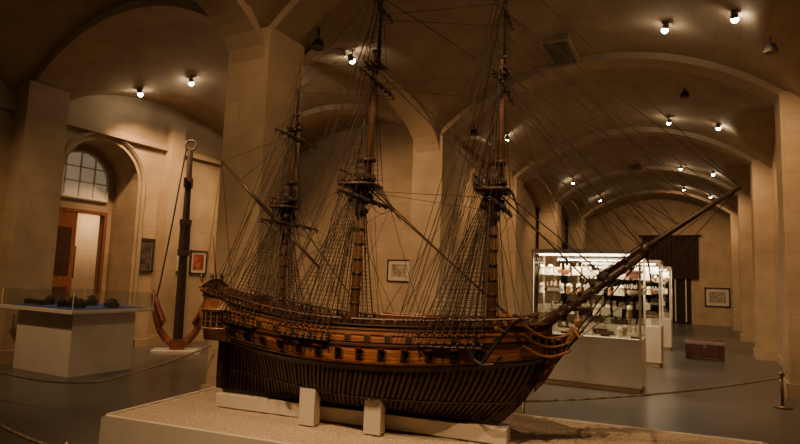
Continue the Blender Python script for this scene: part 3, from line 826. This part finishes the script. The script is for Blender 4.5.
stay(MP("fore",2.34),B0.lerp(B1,0.62),.0036); stay(MP("fore",2.38),B0.lerp(B1,0.72),.0026)
stay(MP("fore",3.27,0,.04),B1,.0026); stay(MP("fore",3.30,0,.04),B1+bd*0.15,.002); stay(MP("fore",3.8,0,.06),B2,.0018); stay(MP("fore",3.30,0,.04),B2-bd*0.25,.0018); stay(MP("fore",4.2,0,.06),B2,.0016)
stay(MP("fore",3.6,0,.06),B2-bd*0.1,.0016); stay(MP("fore",3.0,0,.04),B2-bd*0.45,.0016); stay(MP("fore",2.8,0,.04),B1,.0016)
stay(MP("main",2.42),Vector((1.33,0,1.33)),.0038); stay(MP("main",2.46),Vector((1.27,0,1.36)),.0026)
stay(MP("main",3.45,0,.04),MP("fore",2.36),.0024); stay(MP("main",3.5,0,.04),MP("fore",2.5),.002); stay(MP("main",4.1,0,.06),MP("fore",3.3),.0018); stay(MP("main",4.45,0,.06),MP("fore",3.9),.0016)
stay(MP("mizzen",2.24),MP("main",1.4),.003); stay(MP("mizzen",2.93,0,.03),MP("main",2.3),.002); stay(MP("mizzen",3.35,0,.05),MP("main",2.7),.0016); stay(MP("mizzen",3.55,0,.05),MP("main",3.45),.0014)
stay(B1,(1.62,0,1.0),.003); stay(B0.lerp(B1,.8),(1.58,0,0.95),.003)
sp.tube(B1,B1+Vector((0.03,0,-0.22)),0.008,0.006,6,M_darkspar); stay(B2,B1+Vector((0.03,0,-0.22)),.0016); stay(B1+Vector((0.03,0,-0.22)),(1.68,0,1.12),.0016)
for nm,tg_ in (("fore",B0.lerp(B1,0.62)),("main",Vector((1.33,0,1.33)))):
    zt=masts[nm][2]; c=MP(nm,zt,0,0.14); q=MP(nm,zt).lerp(tg_,0.28)
    for i in range(9): line((c.x,-0.11+0.0275*i,zt+0.01),q,0.0009)
random.seed(11)
for i in range(19):
    a=MP("main",random.uniform(2.4,3.9),random.choice([-.03,.03])); b=hp(random.uniform(0.2,0.58),0.99,random.choice([1,-1]),-0.02); line(a,b,0.0012,M_rope2 if i%2 else M_rope)
    a=MP("fore",random.uniform(2.3,3.8),random.choice([-.03,.03])); b=hp(random.uniform(0.55,0.92),0.99,random.choice([1,-1]),-0.02); line(a,b,0.0012,M_rope2 if i%2 else M_rope)
    a=MP("mizzen",random.uniform(2.1,3.2),random.choice([-.03,.03])); b=hp(random.uniform(0.02,0.35),0.99,random.choice([1,-1]),-0.02); line(a,b,0.0012,M_rope2 if i%2 else M_rope)
    a=MP("fore",random.uniform(2.3,4.0)); b=B0.lerp(B2,random.uniform(0.25,0.98)); line(a,b,0.0012)
sp.build("masts_and_spars",ship,smooth=True)
rg.build("rigging",ship,smooth=True)
mb=MB()
mb.bb((-1.30,-0.085,0.42),(1.30,0.085,0.535),M_white)
for s in (-0.26,0.31):
    for sy in (-1,1):
        y=sy*0.235
        cs4=((s-.07,y-.05),(s+.07,y-.05),(s+.07,y+.05),(s-.07,y+.05))
        vs=[(a,b,.42) for a,b in cs4]
        for (px_,py_) in cs4:
            vs.append((px_,py_,0.66 if (py_*sy)<abs(y) else 0.71))
        mb.add(vs,[(3,2,1,0),(4,5,6,7),(0,1,5,4),(1,2,6,5),(2,3,7,6),(3,0,4,7)],M_white)
mb.build("stand",ship,bevel=0.004)

# ------------------------------------------------------------------ world & camera
w=D.worlds.new("world"); sc.world=w; w.use_nodes=True
w.node_tree.nodes["Background"].inputs[0].default_value=(1,0.7,0.45,1)
w.node_tree.nodes["Background"].inputs[1].default_value=0.01
cam=D.cameras.new("camera"); co=D.objects.new("camera",cam); sc.collection.objects.link(co); sc.camera=co
cam.sensor_width=36; cam.lens=25.2; cam.clip_start=0.05; cam.clip_end=200
yaw=math.radians(28.2); pitch=math.radians(5.9); roll=math.radians(2.0)
R=Matrix.Rotation(yaw,4,'Z')@Matrix.Rotation(math.pi/2+pitch,4,'X')@Matrix.Rotation(roll,4,'Z')
co.matrix_world=Matrix.Translation((0,0,1.6))@R
